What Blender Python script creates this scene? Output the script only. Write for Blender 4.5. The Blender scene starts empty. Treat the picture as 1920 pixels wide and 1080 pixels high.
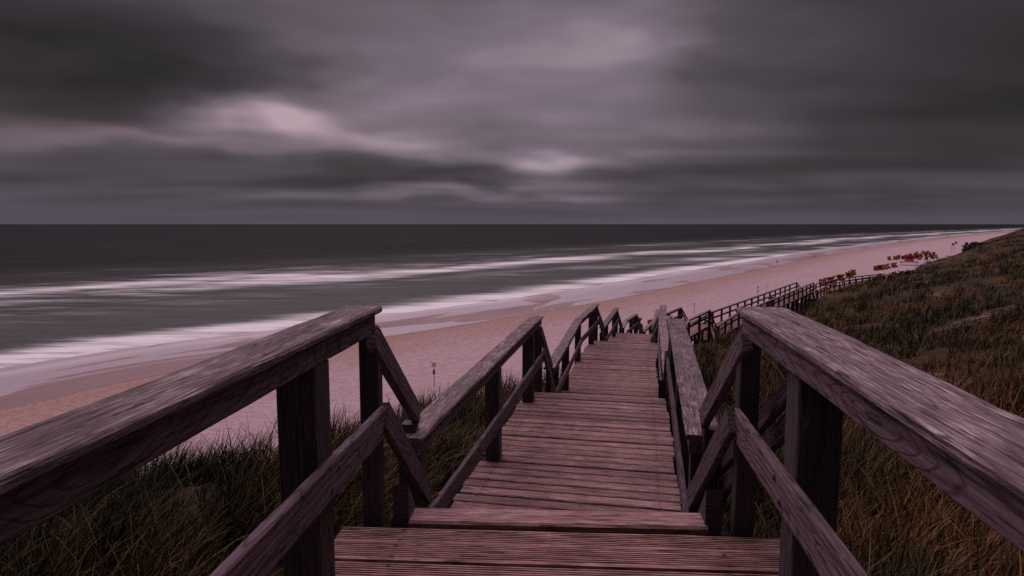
import bpy, bmesh, math, random
import numpy as np
from mathutils import Vector, Matrix, Quaternion

random.seed(7)
rng = np.random.default_rng(11)
scene = bpy.context.scene
COL = scene.collection
EZ = 13.0            # eye height above the beach (world z = 0 is the wet/dry line of the sand)
R = math.radians

# ------------------------------------------------------------------ camera
cam_d = bpy.data.cameras.new('camera')
cam_d.sensor_width = 36.0
cam_d.lens = 22.5
cam_d.clip_start = 0.05
cam_d.clip_end = 60000.0
cam = bpy.data.objects.new('camera', cam_d)
COL.objects.link(cam)
cam.location = (0, 0, EZ)
cam.rotation_euler = (math.pi / 2 - math.atan(0.1), 0, 0)
scene.camera = cam

# ------------------------------------------------------------------ view / exposure
scene.view_settings.view_transform = 'Standard'
scene.view_settings.look = 'None'
scene.view_settings.gamma = 1.0
scene.view_settings.exposure = 0.9

scene.cycles.use_denoising = False
scene.cycles.max_bounces = 4
scene.cycles.diffuse_bounces = 2
scene.cycles.glossy_bounces = 2
scene.cycles.transmission_bounces = 0
scene.cycles.caustics_reflective = False
scene.cycles.caustics_refractive = False

SUN_AZ = R(-14)      # ahead and to the left, over the sea
SUN_EL = R(58)


# ------------------------------------------------------------------ node helper
class NT:
    def __init__(self, tree):
        self.t = tree
        tree.nodes.clear()

    def n(self, typ, **kw):
        nd = self.t.nodes.new(typ)
        ins = kw.pop('ins', {})
        for k, v in kw.items():
            setattr(nd, k, v)
        for k, v in ins.items():
            self.set(nd.inputs[k], v)
        return nd

    def set(self, sock, v):
        if isinstance(v, bpy.types.NodeSocket):
            self.t.links.new(v, sock)
        else:
            sock.default_value = v

    def m(self, op, a, b=0.0, c=0.0, clamp=False):
        nd = self.t.nodes.new('ShaderNodeMath')
        nd.operation = op
        nd.use_clamp = clamp
        for i, v in enumerate((a, b, c)):
            self.set(nd.inputs[i], v)
        return nd.outputs[0]

    def vm(self, op, a, b=(0, 0, 0)):
        nd = self.t.nodes.new('ShaderNodeVectorMath')
        nd.operation = op
        self.set(nd.inputs[0], a)
        self.set(nd.inputs[1], b)
        return nd.outputs[0]

    def xyz(self, x, y=0.0, z=0.0):
        nd = self.t.nodes.new('ShaderNodeCombineXYZ')
        for i, v in enumerate((x, y, z)):
            self.set(nd.inputs[i], v)
        return nd.outputs[0]

    def sep(self, v):
        nd = self.t.nodes.new('ShaderNodeSeparateXYZ')
        self.set(nd.inputs[0], v)
        return nd.outputs

    def noise(self, vec, scale=1.0, detail=3.0, rough=0.5, dist=0.0):
        nd = self.t.nodes.new('ShaderNodeTexNoise')
        self.set(nd.inputs['Vector'], vec)
        nd.inputs['Scale'].default_value = scale
        nd.inputs['Detail'].default_value = detail
        nd.inputs['Roughness'].default_value = rough
        nd.inputs['Distortion'].default_value = dist
        return nd.outputs[0]

    def ramp(self, v, a, b, lo=0.0, hi=1.0, smooth=True):
        nd = self.t.nodes.new('ShaderNodeMapRange')
        nd.interpolation_type = 'SMOOTHSTEP' if smooth else 'LINEAR'
        nd.clamp = True
        self.set(nd.inputs['Value'], v)
        self.set(nd.inputs['From Min'], a)
        self.set(nd.inputs['From Max'], b)
        self.set(nd.inputs['To Min'], lo)
        self.set(nd.inputs['To Max'], hi)
        return nd.outputs[0]

    def mix(self, f, a, b, blend='MIX'):
        nd = self.t.nodes.new('ShaderNodeMix')
        nd.data_type = 'RGBA'
        nd.blend_type = blend
        nd.clamp_factor = True
        self.set(nd.inputs[0], f)
        for i, v in ((6, a), (7, b)):
            if isinstance(v, tuple) and len(v) == 3:
                v = v + (1.0,)
            self.set(nd.inputs[i], v)
        return nd.outputs[2]

    def attr(self, name):
        nd = self.t.nodes.new('ShaderNodeAttribute')
        nd.attribute_name = name
        return nd

    def bump(self, h, strength=0.3, dist=0.01):
        nd = self.t.nodes.new('ShaderNodeBump')
        nd.inputs['Strength'].default_value = strength
        nd.inputs['Distance'].default_value = dist
        self.set(nd.inputs['Height'], h)
        return nd.outputs[0]

    def surf(self, color, rough=0.8, spec=0.3, normal=None, out=True):
        nd = self.t.nodes.new('ShaderNodeBsdfPrincipled')
        if isinstance(color, tuple) and len(color) == 3:
            color = color + (1.0,)
        self.set(nd.inputs['Base Color'], color)
        self.set(nd.inputs['Roughness'], rough)
        self.set(nd.inputs['Specular IOR Level'], spec)
        if normal is not None:
            self.set(nd.inputs['Normal'], normal)
        if out:
            o = self.t.nodes.new('ShaderNodeOutputMaterial')
            self.t.links.new(nd.outputs[0], o.inputs[0])
        return nd


def mat(name):
    m = bpy.data.materials.new(name)
    m.use_nodes = True
    return m, NT(m.node_tree)


# ------------------------------------------------------------------ world: slow-moving overcast
def build_world():
    w = bpy.data.worlds.new('World')
    scene.world = w
    w.use_nodes = True
    w.cycles.sampling_method = 'MANUAL'
    w.cycles.sample_map_resolution = 256
    k = NT(w.node_tree)
    tc = k.n('ShaderNodeTexCoord')
    d = tc.outputs['Generated']
    x, y, z = k.sep(d)
    hyp = k.m('SQRT', k.m('ADD', k.m('MULTIPLY', x, x), k.m('MULTIPLY', y, y)))
    az = k.m('ARCTAN2', x, y)
    el = k.m('DIVIDE', z, k.m('MAXIMUM', hyp, 0.02))
    zz = k.m('ADD', k.m('MAXIMUM', z, 0.0), 0.09)
    # flat cloud deck seen in perspective
    q = k.xyz(k.m('DIVIDE', x, zz), k.m('DIVIDE', y, zz), 0.0)
    qs = k.vm('MULTIPLY', q, (0.42, 0.75, 1.0))
    n1 = k.noise(qs, 0.75, 2.2, 0.42, 0.55)
    n2 = k.noise(k.vm('ADD', k.vm('MULTIPLY', q, (0.16, 0.42, 1.0)), (7.3, 2.1, 0)), 1.6, 2.2, 0.42, 0.3)
    # a wandering offset so that the lit gaps get torn, cloud-like borders
    wv = k.xyz(k.m('MULTIPLY', az, 4.2), k.m('MULTIPLY', el, 12.0), 0.0)
    wn = k.n('ShaderNodeTexNoise', ins={'Vector': wv, 'Scale': 1.2, 'Detail': 2.5, 'Roughness': 0.5})
    wo = k.vm('SUBTRACT', wn.outputs['Color'], (0.5, 0.5, 0.5))
    wx, wy, _ = k.sep(wo)
    azw = k.m('ADD', az, k.m('MULTIPLY', wx, 0.30))
    elw = k.m('ADD', el, k.m('MULTIPLY', wy, 0.085))

    def gap(px, py, rx, ry, amp, tilt=0.0):
        a0 = math.atan((px - 960) / 1200.0)
        e0 = (420 - py) / 1200.0
        da = k.m('SUBTRACT', azw, a0)
        de = k.m('SUBTRACT', k.m('SUBTRACT', elw, e0), k.m('MULTIPLY', da, tilt))
        u = k.m('DIVIDE', da, rx / 1200.0)
        v = k.m('DIVIDE', de, ry / 1200.0)
        s = k.m('ADD', k.m('MULTIPLY', u, u), k.m('MULTIPLY', v, v))
        return k.m('MULTIPLY', k.m('EXPONENT', k.m('MULTIPLY', s, -1.0)), amp)

    terms = [
        gap(1150, 85, 170, 80, 0.30), gap(1000, 180, 400, 110, 0.23), gap(640, 60, 260, 90, 0.10),
        gap(485, 225, 95, 42, 0.40), gap(600, 254, 150, 42, 0.30, -0.22), gap(760, 274, 190, 26, 0.24, -0.06), gap(800, 190, 240, 50, 0.17),
        gap(1030, 318, 95, 30, 0.52), gap(900, 362, 260, 12, 0.22), gap(1380, 350, 260, 16, 0.12),
        gap(130, 270, 330, 20, 0.15, -0.10), gap(420, 292, 360, 18, 0.13), gap(1300, 240, 260, 60, 0.10), gap(80, 330, 260, 14, 0.08),
        gap(270, 160, 250, 66, -0.27), gap(60, 110, 260, 80, -0.08), gap(330, 30, 260, 50, 0.10), gap(2050, 150, 520, 330, -0.20), gap(0, 60, 300, 120, -0.10),
        gap(860, 325, 200, 22, -0.16), gap(1130, 275, 300, 26, -0.14), gap(620, 330, 260, 22, -0.10),
        gap(1450, 200, 420, 120, 0.05), gap(560, 150, 110, 60, -0.10), gap(1750, 360, 240, 40, -0.05)]
    g = terms[0]
    for t in terms[1:]:
        g = k.m('ADD', g, t)
    base = k.m('ADD', 0.345, k.m('MULTIPLY', k.m('SUBTRACT', n1, 0.5), 0.62))
    base = k.m('ADD', base, k.m('MULTIPLY', k.m('SUBTRACT', n2, 0.5), 0.55))
    tex = k.noise(k.xyz(k.m('MULTIPLY', az, 6.0), k.m('MULTIPLY', el, 20.0), 4.0), 1.0, 2.5, 0.45, 0.4)
    g = k.m('MULTIPLY', g, k.ramp(tex, 0.25, 0.75, 0.80, 1.20, False))
    v = k.m('ADD', base, g)
    # haze layer low over the sea evens the clouds out
    hz = k.ramp(el, 0.0, 0.055, 0.85, 0.0)
    v = k.m('ADD', k.m('MULTIPLY', v, k.m('SUBTRACT', 1.0, hz)), k.m('MULTIPLY', hz, 0.46))
    cr = k.n('ShaderNodeValToRGB')
    k.set(cr.inputs[0], v)
    e = cr.color_ramp.elements
    e[0].position = 0.0
    e[0].color = (0.0125, 0.0106, 0.0120, 1)
    e[1].position = 1.0
    e[1].color = (0.240, 0.183, 0.216, 1)
    for p, c in ((0.25, (0.0262, 0.0220, 0.0252, 1)), (0.45, (0.0505, 0.0408, 0.0500, 1)), (0.70, (0.112, 0.088, 0.109, 1))):
        q_ = e.new(p)
        q_.color = c
    # the low gap in the west keeps a little sunset warmth
    warm = k.m('ADD', gap(150, 270, 360, 16, 0.7, -0.08), gap(540, 240, 240, 50, 0.35))
    colr = k.mix(k.m('MINIMUM', warm, 1.0), cr.outputs[0], k.mix(1.0, cr.outputs[0], (1.14, 1.0, 0.93, 1), 'MULTIPLY'))
    colr = k.mix(hz, colr, k.mix(1.0, colr, (0.92, 0.96, 1.10, 1), 'MULTIPLY'))
    sky = k.n('ShaderNodeTexSky', sky_type='NISHITA')
    sky.sun_disc = False
    sky.sun_elevation = SUN_EL
    sky.sun_rotation = SUN_AZ
    skyc = k.mix(1.0, sky.outputs[0], (0.1, 0.1, 0.1, 1), 'MULTIPLY')
    fin = k.mix(0.997, skyc, colr)
    bg = k.n('ShaderNodeBackground', ins={'Color': fin, 'Strength': 1.0})
    out = k.n('ShaderNodeOutputWorld')
    k.t.links.new(bg.outputs[0], out.inputs[0])


build_world()

sun_d = bpy.data.lights.new('sun', 'SUN')
sun_d.energy = 1.5
sun_d.angle = R(75)
sun_d.color = (1.0, 0.755, 0.835)
sun = bpy.data.objects.new('sun', sun_d)
COL.objects.link(sun)
sd_ = Vector((math.sin(SUN_AZ) * math.cos(SUN_EL), math.cos(SUN_AZ) * math.cos(SUN_EL), math.sin(SUN_EL)))
sun.rotation_euler = sd_.to_track_quat('Z', 'Y').to_euler()
sun.location = (0, 0, 60)


# ------------------------------------------------------------------ numeric helpers
def hash2(ix, iy, seed):
    h = (ix.astype(np.int64) * 374761393 + iy.astype(np.int64) * 668265263 + seed * 974711) & 0x7fffffff
    h = ((h ^ (h >> 13)) * 1274126177) & 0x7fffffff
    return ((h ^ (h >> 16)) & 0xffff) / 65535.0


def vnoise(x, y, seed=0, octs=3):
    t = np.zeros_like(x, dtype=float)
    a = 1.0
    s = 0.0
    for o in range(octs):
        fx, fy = np.floor(x), np.floor(y)
        u, v = x - fx, y - fy
        u = u * u * (3 - 2 * u)
        v = v * v * (3 - 2 * v)
        n00 = hash2(fx, fy, seed + o)
        n10 = hash2(fx + 1, fy, seed + o)
        n01 = hash2(fx, fy + 1, seed + o)
        n11 = hash2(fx + 1, fy + 1, seed + o)
        t += a * ((n00 * (1 - u) + n10 * u) * (1 - v) + (n01 * (1 - u) + n11 * u) * v)
        s += a
        a *= 0.5
        x, y = x * 2.03 + 5.1, y * 2.03 + 1.7
    return t / s


def smooth(x, a, b):
    t = np.clip((x - a) / (b - a), 0, 1)
    return t * t * (3 - 2 * t)


# wet/dry line of the beach, followed along the coast
SH = np.array([(-75, -500), (-62, -200), (-54, -60), (-48, 0), (-42, 28), (-36, 44), (-28.5, 57), (-18.3, 68.3), (-4.2, 84),
               (10.1, 100.3), (24, 118), (41, 142), (66, 176), (101, 224), (167, 314), (276, 449), (477, 684), (751, 983),
               (1500, 1800), (4000, 4500), (12000, 13000)], float)


def _dens(p, n=12):
    out = []
    m = len(p)
    for i in range(m - 1):
        p0, p1, p2, p3 = p[max(i - 1, 0)], p[i], p[i + 1], p[min(i + 2, m - 1)]
        l = np.linalg.norm(p2 - p1)
        t1 = (p2 - p0) / (np.linalg.norm(p2 - p0) + 1e-9) * l
        t2 = (p3 - p1) / (np.linalg.norm(p3 - p1) + 1e-9) * l
        for j in range(n):
            s = j / n
            out.append((2 * s**3 - 3 * s**2 + 1) * p1 + (s**3 - 2 * s**2 + s) * t1 + (-2 * s**3 + 3 * s**2) * p2 + (s**3 - s**2) * t2)
    out.append(p[-1])
    return np.array(out)


SHD = _dens(SH)
SHL = np.concatenate([[0], np.cumsum(np.linalg.norm(np.diff(SHD, axis=0), axis=1))])
SHL -= SHL[5 * 12]


def poly_dist(x, y, line, acc):
    """signed distance (left of the line positive), arc position"""
    best = np.full(x.shape, 1e18)
    sgn = np.zeros(x.shape)
    arc = np.zeros(x.shape)
    for i in range(len(line) - 1):
        ax, ay = line[i]
        dx, dy = line[i + 1] - line[i]
        L2 = dx * dx + dy * dy
        t = np.clip(((x - ax) * dx + (y - ay) * dy) / L2, 0, 1)
        ex, ey = x - ax - t * dx, y - ay - t * dy
        d2 = ex * ex + ey * ey
        b = d2 < best
        best = np.where(b, d2, best)
        sgn = np.where(b, dx * ey - dy * ex, sgn)
        arc = np.where(b, acc[i] + t * math.sqrt(L2), arc)
    return np.sqrt(best) * np.where(sgn >= 0, 1, -1), arc


def shore(x, y):
    return poly_dist(x, y, SHD, SHL)


# ------------------------------------------------------------------ boardwalk lay-out (centre lines, deck height)
Z1, Z2, Z3, Z4, Z5, Z6, Z7, Z8 = [EZ - h for h in (1.39, 2.25, 3.2, 4.15, 5.05, 6.1, 7.32, 8.4)]
DECKS = {
    1: (Z1, [(-0.06, -1.6), (0.20, 2.80)]),
    2: (Z2, [(0.235, 3.97), (1.106, 8.355)]),
    3: (Z3, [(1.43, 9.72), (2.45, 14.85), (3.11, 17.33)]),
    4: (Z4, [(3.56, 19.45), (4.77, 24.19)]),
    5: (Z5, [(5.05, 25.0), (5.59, 26.85), (6.44, 28.88)]),
    6: (Z6, [(7.15, 30.35), (8.85, 34.75), (11.28, 39.0)]),
    7: (Z7, [(12.16, 40.25), (15.04, 45.25), (32.2, 70.0)]),
    8: (Z8, [(33.6, 71.9), (39.4, 80.4), (44.35, 85.8), (50.3, 91.05), (56.6, 95.6)]),
}
PATH = []
for kk in range(1, 9):
    for p in DECKS[kk][1]:
        PATH.append((p[0], p[1], DECKS[kk][0]))
PATH = np.array(PATH)
PXY = PATH[:, :2]
PACC = np.concatenate([[0], np.cumsum(np.linalg.norm(np.diff(PXY, axis=0), axis=1))])


def path_info(x, y):
    d, a = poly_dist(x, y, PXY, PACC)
    return d, np.interp(a, PACC, PATH[:, 2])


# ------------------------------------------------------------------ terrain: scattered heights -> smooth sheet
CTRL = [  # x, y, metres below the eye
    (0, -6, 1.9), (-8, -8, 2.2), (10, -8, 1.2), (0, 0, 2.1), (-3, 0, 2.4), (3, 0, 2.1), (0, 3, 2.5), (-3, 3, 2.75), (4, 3, 2.5), (8, 2, 2.2),
    (-7, 1, 2.9), (-12, -2, 4.2), (-22, -5, 9.0), (-32, -10, 13.2),
    (-1, 5, 3.0), (1.5, 5, 3.05), (4, 6, 3.1), (7, 6, 2.9), (11, 7, 2.6),
    (-4.5, 5, 3.05), (-6, 7, 3.4), (-4.5, 9.3, 3.9), (-3, 11.5, 4.2), (-9, 6, 4.1), (-10, 9, 5.6), (-6, 13, 6.6), (-12, 13, 8.2), (-8, 19, 10.6), (-16, 22, 13.2),
    (-20, 30, 14.2), (-8, 30, 13.6), (-14, 12, 9.5), (-18, 6, 9.0), (-27, 15, 13.6),
    (-1.9, 15.6, 4.95), (-3.5, 20, 8.2), (-3, 27, 12.2), (-4, 34, 14.0), (-2.2, 9, 3.5), (0, 13, 4.2),
    (1, 9, 3.2), (3, 9, 3.5), (1.4, 13, 4.0), (3.6, 14, 4.1), (0.8, 18.5, 4.9), (3, 18, 4.5), (1.0, 22, 7.4), (0.5, 28, 11.5), (0, 36, 14.0),
    (4, 22, 5.2), (5.5, 27, 6.0), (7, 30, 6.7), (3, 30, 9.6), (9.5, 35.5, 7.3), (5, 37, 11.2), (3, 44, 14.0), (12, 40, 8.2), (8, 45, 12.0), (7, 53, 14.0),
    (15, 45, 8.6), (24, 58, 8.7), (33, 71, 9.0), (12, 52, 12.4), (20, 66, 12.8), (17, 70, 14), (29, 80, 12.8), (27, 84, 14.2),
    (41, 82, 9.3), (50, 90.5, 8.7), (57, 95.5, 8.0), (62, 99.5, 7.9), (38, 89, 12.4), (35, 93, 14.2), (52, 103, 12.2), (49, 108, 14.2), (70, 110, 10.6), (66, 120, 14.2),
    (6, 16, 3.9), (8, 22, 5.2), (9, 14, 3.45), (12, 12, 2.9), (16, 20, 3.3), (20, 30, 4.5), (13, 30, 5.9), (28, 35, 4.0), (22, 45, 6.9), (34, 60, 7.0),
    (34, 44, 5.0), (55, 70, 4.7), (50, 80, 7.2), (44, 70, 6.6), (94, 120, 4.1), (75, 105, 7.9), (157, 200, 3.4), (207, 260, 2.1), (260, 330, 3.4), (120, 140, 3.0),
    (81, 130, 9.7), (113, 170, 10.6), (88, 146, 13.0), (120, 188, 13.2), (83, 152, 14.4), (114, 194, 14.4), (163, 230, 11.0), (160, 248, 13.8), (152, 252, 14.6),
    (225, 300, 9.0), (236, 330, 11.5), (240, 345, 14.5), (307, 400, 8.0), (312, 425, 12.5), (310, 437, 14.5), (420, 520, 5.0), (415, 545, 14.6),
    (640, 760, 6.0), (640, 800, 14.6), (25, 18, 2.6), (40, 20, 1.0), (60, 45, 2.0), (100, 80, 1.5), (200, 180, 2.0), (400, 380, 2.0), (20, -10, 0.8), (60, 0, 0.5),
    (0, -40, 1.5), (-30, -50, 8), (-50, -60, 14), (200, 0, 1), (500, 300, 2), (0, -300, 2), (300, -300, 1), (800, 800, 6), (-60, 20, 15), (-60, 120, 16), (0, 200, 16), (100, 400, 16), (400, 900, 16), (-200, 0, 16)]
CTRL = np.array(CTRL, float)


def warp(x, y):
    r = np.sqrt(x * x + y * y) + 1e-6
    l = np.log1p(r / 4.0)
    return x / r * l, y / r * l


def tps_k(r2):
    return np.where(r2 > 1e-12, 0.5 * r2 * np.log(r2 + 1e-12), 0.0)


cu, cv = warp(CTRL[:, 0], CTRL[:, 1])
nC = len(CTRL)
K = tps_k((cu[:, None] - cu[None]) ** 2 + (cv[:, None] - cv[None]) ** 2) + np.eye(nC) * 2e-4
Pm = np.stack([np.ones(nC), cu, cv], 1)
A = np.zeros((nC + 3, nC + 3))
A[:nC, :nC] = K
A[:nC, nC:] = Pm
A[nC:, :nC] = Pm.T
TW = np.linalg.solve(A, np.concatenate([CTRL[:, 2], np.zeros(3)]))


def ground(x, y):
    x = np.asarray(x, float)
    y = np.asarray(y, float)
    sh = x.shape
    x, y = x.ravel(), y.ravel()
    u, v = warp(x, y)
    h = np.empty_like(x)
    for i in range(0, len(x), 20000):
        s = slice(i, i + 20000)
        h[s] = tps_k((u[s, None] - cu) ** 2 + (v[s, None] - cv) ** 2) @ TW[:nC] + TW[nC] + TW[nC + 1] * u[s] + TW[nC + 2] * v[s]
    r = np.hypot(x, y)
    b = (vnoise(x / 2.3, y / 2.3, 3, 3) - 0.5) * 0.42 * smooth(r, 1, 10) + (vnoise(x / 9.0, y / 9.0, 9, 3) - 0.5) * 2.3 * smooth(r, 12, 45) \
        + (vnoise(x / 31.0, y / 31.0, 19, 3) - 0.5) * 2.2 * smooth(r, 90, 200)
    on = smooth(-h, -13.0, -11.0)
    z = EZ - h + b * on
    d, pz = path_info(x, y)
    d = np.abs(d)
    cap = pz - 0.42 + smooth(d, 1.1, 4.0) * 60.0
    z = np.minimum(z, cap)
    sdist, _ = shore(x, y)
    z = np.where(sdist > -6, np.minimum(z, -2.0), z)
    return z.reshape(sh)


def sand_mask(x, y):
    """1 = open blown sand, 0 = grass"""
    n = vnoise(x / 3.1, y / 3.1, 41, 3) * 0.62 + vnoise(x / 0.9, y / 0.9, 45, 2) * 0.38
    big = vnoise(x / 13.0, y / 13.0, 57, 2)
    m = smooth(n * 0.6 + big * 0.5, 0.69, 0.80) * smooth(np.hypot(x, y), 8, 20) * 0.8
    for (cx, cy, rx, ry, a) in ((15.5, 20.0, 7.0, 4.6, 1.0), (11.5, 14.5, 3.6, 2.6, 1.0), (22.5, 27.0, 6.5, 3.4, 0.8), (-2.0, 8.6, 0.9, 0.6, 0.9), (-1.3, 6.6, 0.6, 0.7, 0.8),
                                (22, 18.5, 6, 2.5, .8), (14.0, 24.0, 4.0, 2.0, 0.9), (30, 34, 6, 3, .9), (36, 52, 5, 3, .8), (24, 36, 3, 2, .8), (44, 68, 2.2, 5, 0.8), (62, 84, 3, 4, 0.6), (204, 255, 14, 6, 0.8)):
        q = ((x - cx) / rx) ** 2 + ((y - cy) / ry) ** 2
        m = np.maximum(m, a * np.exp(-q) * (0.30 + 1.0 * smooth(n, 0.42, 0.58)))
    return np.clip(m, 0, 1)


def polar(r0, r1, nr, a0, a1, na, closed=False):
    rr = np.geomspace(r0, r1, nr)
    aa = np.linspace(a0, a1, na, endpoint=not closed)
    rg, ag = np.meshgrid(rr, aa, indexing='ij')
    x = rg * np.sin(ag)
    y = rg * np.cos(ag)
    idx = np.arange(nr * na).reshape(nr, na)
    if closed:
        nx = np.roll(idx, -1, axis=1)
        q = np.stack([idx[:-1], idx[1:], nx[1:], nx[:-1]], -1).reshape(-1, 4)
    else:
        q = np.stack([idx[:-1, :-1], idx[1:, :-1], idx[1:, 1:], idx[:-1, 1:]], -1).reshape(-1, 4)
    return x.ravel(), y.ravel(), q


def quad_mesh(name, verts, quads, smooth_=True):
    me = bpy.data.meshes.new(name)
    nv, nq = len(verts), len(quads)
    me.vertices.add(nv)
    me.vertices.foreach_set('co', np.ascontiguousarray(verts, dtype=np.float32).ravel())
    me.loops.add(nq * 4)
    me.loops.foreach_set('vertex_index', np.ascontiguousarray(quads, dtype=np.int32).ravel())
    me.polygons.add(nq)
    me.polygons.foreach_set('loop_start', np.arange(0, nq * 4, 4, dtype=np.int32))
    me.polygons.foreach_set('use_smooth', np.full(nq, smooth_, dtype=bool))
    me.update(calc_edges=True)
    return me


def fattr(me, name, val):
    a = me.attributes.new(name, 'FLOAT', 'POINT')
    a.data.foreach_set('value', np.ascontiguousarray(val, dtype=np.float32))


def link(name, data, material=None, parent=None, **props):
    o = bpy.data.objects.new(name, data)
    COL.objects.link(o)
    if material is not None and data is not None and not data.materials:
        data.materials.append(material)
    if parent is not None:
        o.parent = parent
    for k_, v_ in props.items():
        o[k_] = v_
    return o


# ------------------------------------------------------------------ setting materials
def m_sea():
    m, k = mat('sea_water')
    f1, f2, sd, al = [k.attr(n).outputs['Fac'] for n in ('foam_near', 'foam_bar', 'shore', 'along')]
    geo = k.n('ShaderNodeNewGeometry').outputs['Position']
    gx, gy, gz = k.sep(geo)
    # swept, motion-smoothed streaks running along the crests
    st = k.xyz(k.m('MULTIPLY', al, 0.020), k.m('MULTIPLY', sd, 0.16), 0.0)
    n_st = k.noise(st, 1.0, 5.0, 0.62, 0.4)
    n_lo = k.noise(k.xyz(k.m('MULTIPLY', al, 0.011), k.m('MULTIPLY', sd, 0.030), 3.0), 1.0, 3.0, 0.55, 0.5)
    n_fi = k.noise(k.xyz(k.m('ADD', k.m('MULTIPLY', al, 0.075), k.m('MULTIPLY', sd, 0.06)), k.m('MULTIPLY', sd, 0.50), 1.0), 1.0, 5.0, 0.68)
    # feathered wash: crests smeared across the shoreline, coarser further off
    ly = k.m('LOGARITHM', k.m('MAXIMUM', gy, 15.0), 2.71828)
    sx = k.m('DIVIDE', gx, k.m('MAXIMUM', gy, 15.0))
    fe = k.noise(k.xyz(k.m('MULTIPLY', sx, 2.6), k.m('MULTIPLY', ly, 15.0), 2.0), 1.0, 6.0, 0.68, 0.35)
    fe2 = k.noise(k.xyz(k.m('ADD', k.m('MULTIPLY', sx, 7.0), k.m('MULTIPLY', ly, 3.0)), k.m('MULTIPLY', ly, 46.0), 6.0), 1.0, 5.0, 0.66, 0.3)
    fb = k.m('ADD', k.m('MULTIPLY', k.m('SUBTRACT', fe, 0.5), 1.7), k.m('MULTIPLY', k.m('SUBTRACT', fe2, 0.5), 0.8))

    def band(f, wland, wsea, shift, amp):
        q = k.m('ADD', f, k.m('MULTIPLY', k.m('SUBTRACT', n_lo, 0.5), shift))
        q = k.m('DIVIDE', q, k.m('ADD', wland, k.m('MULTIPLY', k.m('GREATER_THAN', q, 0.0), wsea - wland)))
        pr = k.m('EXPONENT', k.m('MULTIPLY', k.m('MULTIPLY', q, q), -1.0))
        return k.m('MULTIPLY', pr, k.ramp(k.m('ADD', k.m('MULTIPLY', pr, amp), fb), 0.22, 0.95))
    inner = band(f1, 11.5, 9.5, 9.0, 0.76)
    brk = k.ramp(k.noise(k.xyz(k.m('MULTIPLY', al, 0.014), k.m('MULTIPLY', sd, 0.03), 9.0), 1.0, 3.0, 0.55), 0.34, 0.56, 0.35, 1.0)
    bar = k.m('MULTIPLY', band(f2, 26.0, 24.0, 80.0, 0.68), brk)
    bar2 = k.m('MULTIPLY', band(k.m('ADD', f2, 38.0), 15.0, 15.0, 60.0, 0.45), k.ramp(al, 50.0, 260.0, 0.15, 0.9))
    bar3 = k.m('MULTIPLY', band(k.m('SUBTRACT', f2, 55.0), 26.0, 26.0, 80.0, 0.36), k.ramp(al, 120.0, 380.0, 0.12, 0.8))
    foam = k.m('MAXIMUM', k.m('MAXIMUM', inner, bar), k.m('MAXIMUM', bar2, bar3))
    foam = k.m('MINIMUM', k.m('MULTIPLY', foam, 1.05), 0.92)
    # silt near the shore, deep and dark further out
    deep = k.ramp(sd, 30.0, 190.0)
    wat = k.mix(deep, (0.019, 0.0265, 0.0245), (0.0085, 0.0095, 0.0110))
    wat = k.mix(k.ramp(n_lo, 0.35, 0.7, 0.0, 0.45), wat, (0.014, 0.022, 0.020))
    chop = k.m('ADD', k.m('MULTIPLY', fe2, 0.65), k.m('MULTIPLY', k.noise(k.xyz(k.m('MULTIPLY', sx, 5.0), k.m('MULTIPLY', ly, 24.0), 8.0), 1.0, 5.0, 0.65, 0.4), 0.35))
    wat = k.mix(k.ramp(chop, 0.35, 0.72, 0.0, 1.0), k.mix(1.0, wat, (0.45, 0.50, 0.50, 1), 'MULTIPLY'), k.mix(1.0, wat, (1.9, 1.75, 1.85, 1), 'MULTIPLY'))
    colr = k.mix(foam, wat, (0.80, 0.79, 0.82))
    h = k.noise(k.xyz(k.m('MULTIPLY', gx, 0.11), k.m('MULTIPLY', gy, 0.3), 0.0), 1.0, 4.0, 0.6)
    h2 = k.m('ADD', h, k.m('MULTIPLY', n_fi, 0.6))
    nrm = k.bump(h2, 0.35, 0.5)
    df = k.n('ShaderNodeBsdfDiffuse', ins={'Color': colr, 'Normal': nrm})
    gl = k.n('ShaderNodeBsdfGlossy', ins={'Color': (1, 1, 1, 1), 'Roughness': 0.45, 'Normal': nrm})
    mx = k.n('ShaderNodeMixShader', ins={0: k.m('MULTIPLY', k.m('SUBTRACT', 1.0, foam), k.ramp(sd, 20.0, 200.0, 0.05, 0.018))})
    k.t.links.new(df.outputs[0], mx.inputs[1])
    k.t.links.new(gl.outputs[0], mx.inputs[2])
    o = k.n('ShaderNodeOutputMaterial')
    k.t.links.new(mx.outputs[0], o.inputs[0])
    return m


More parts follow.
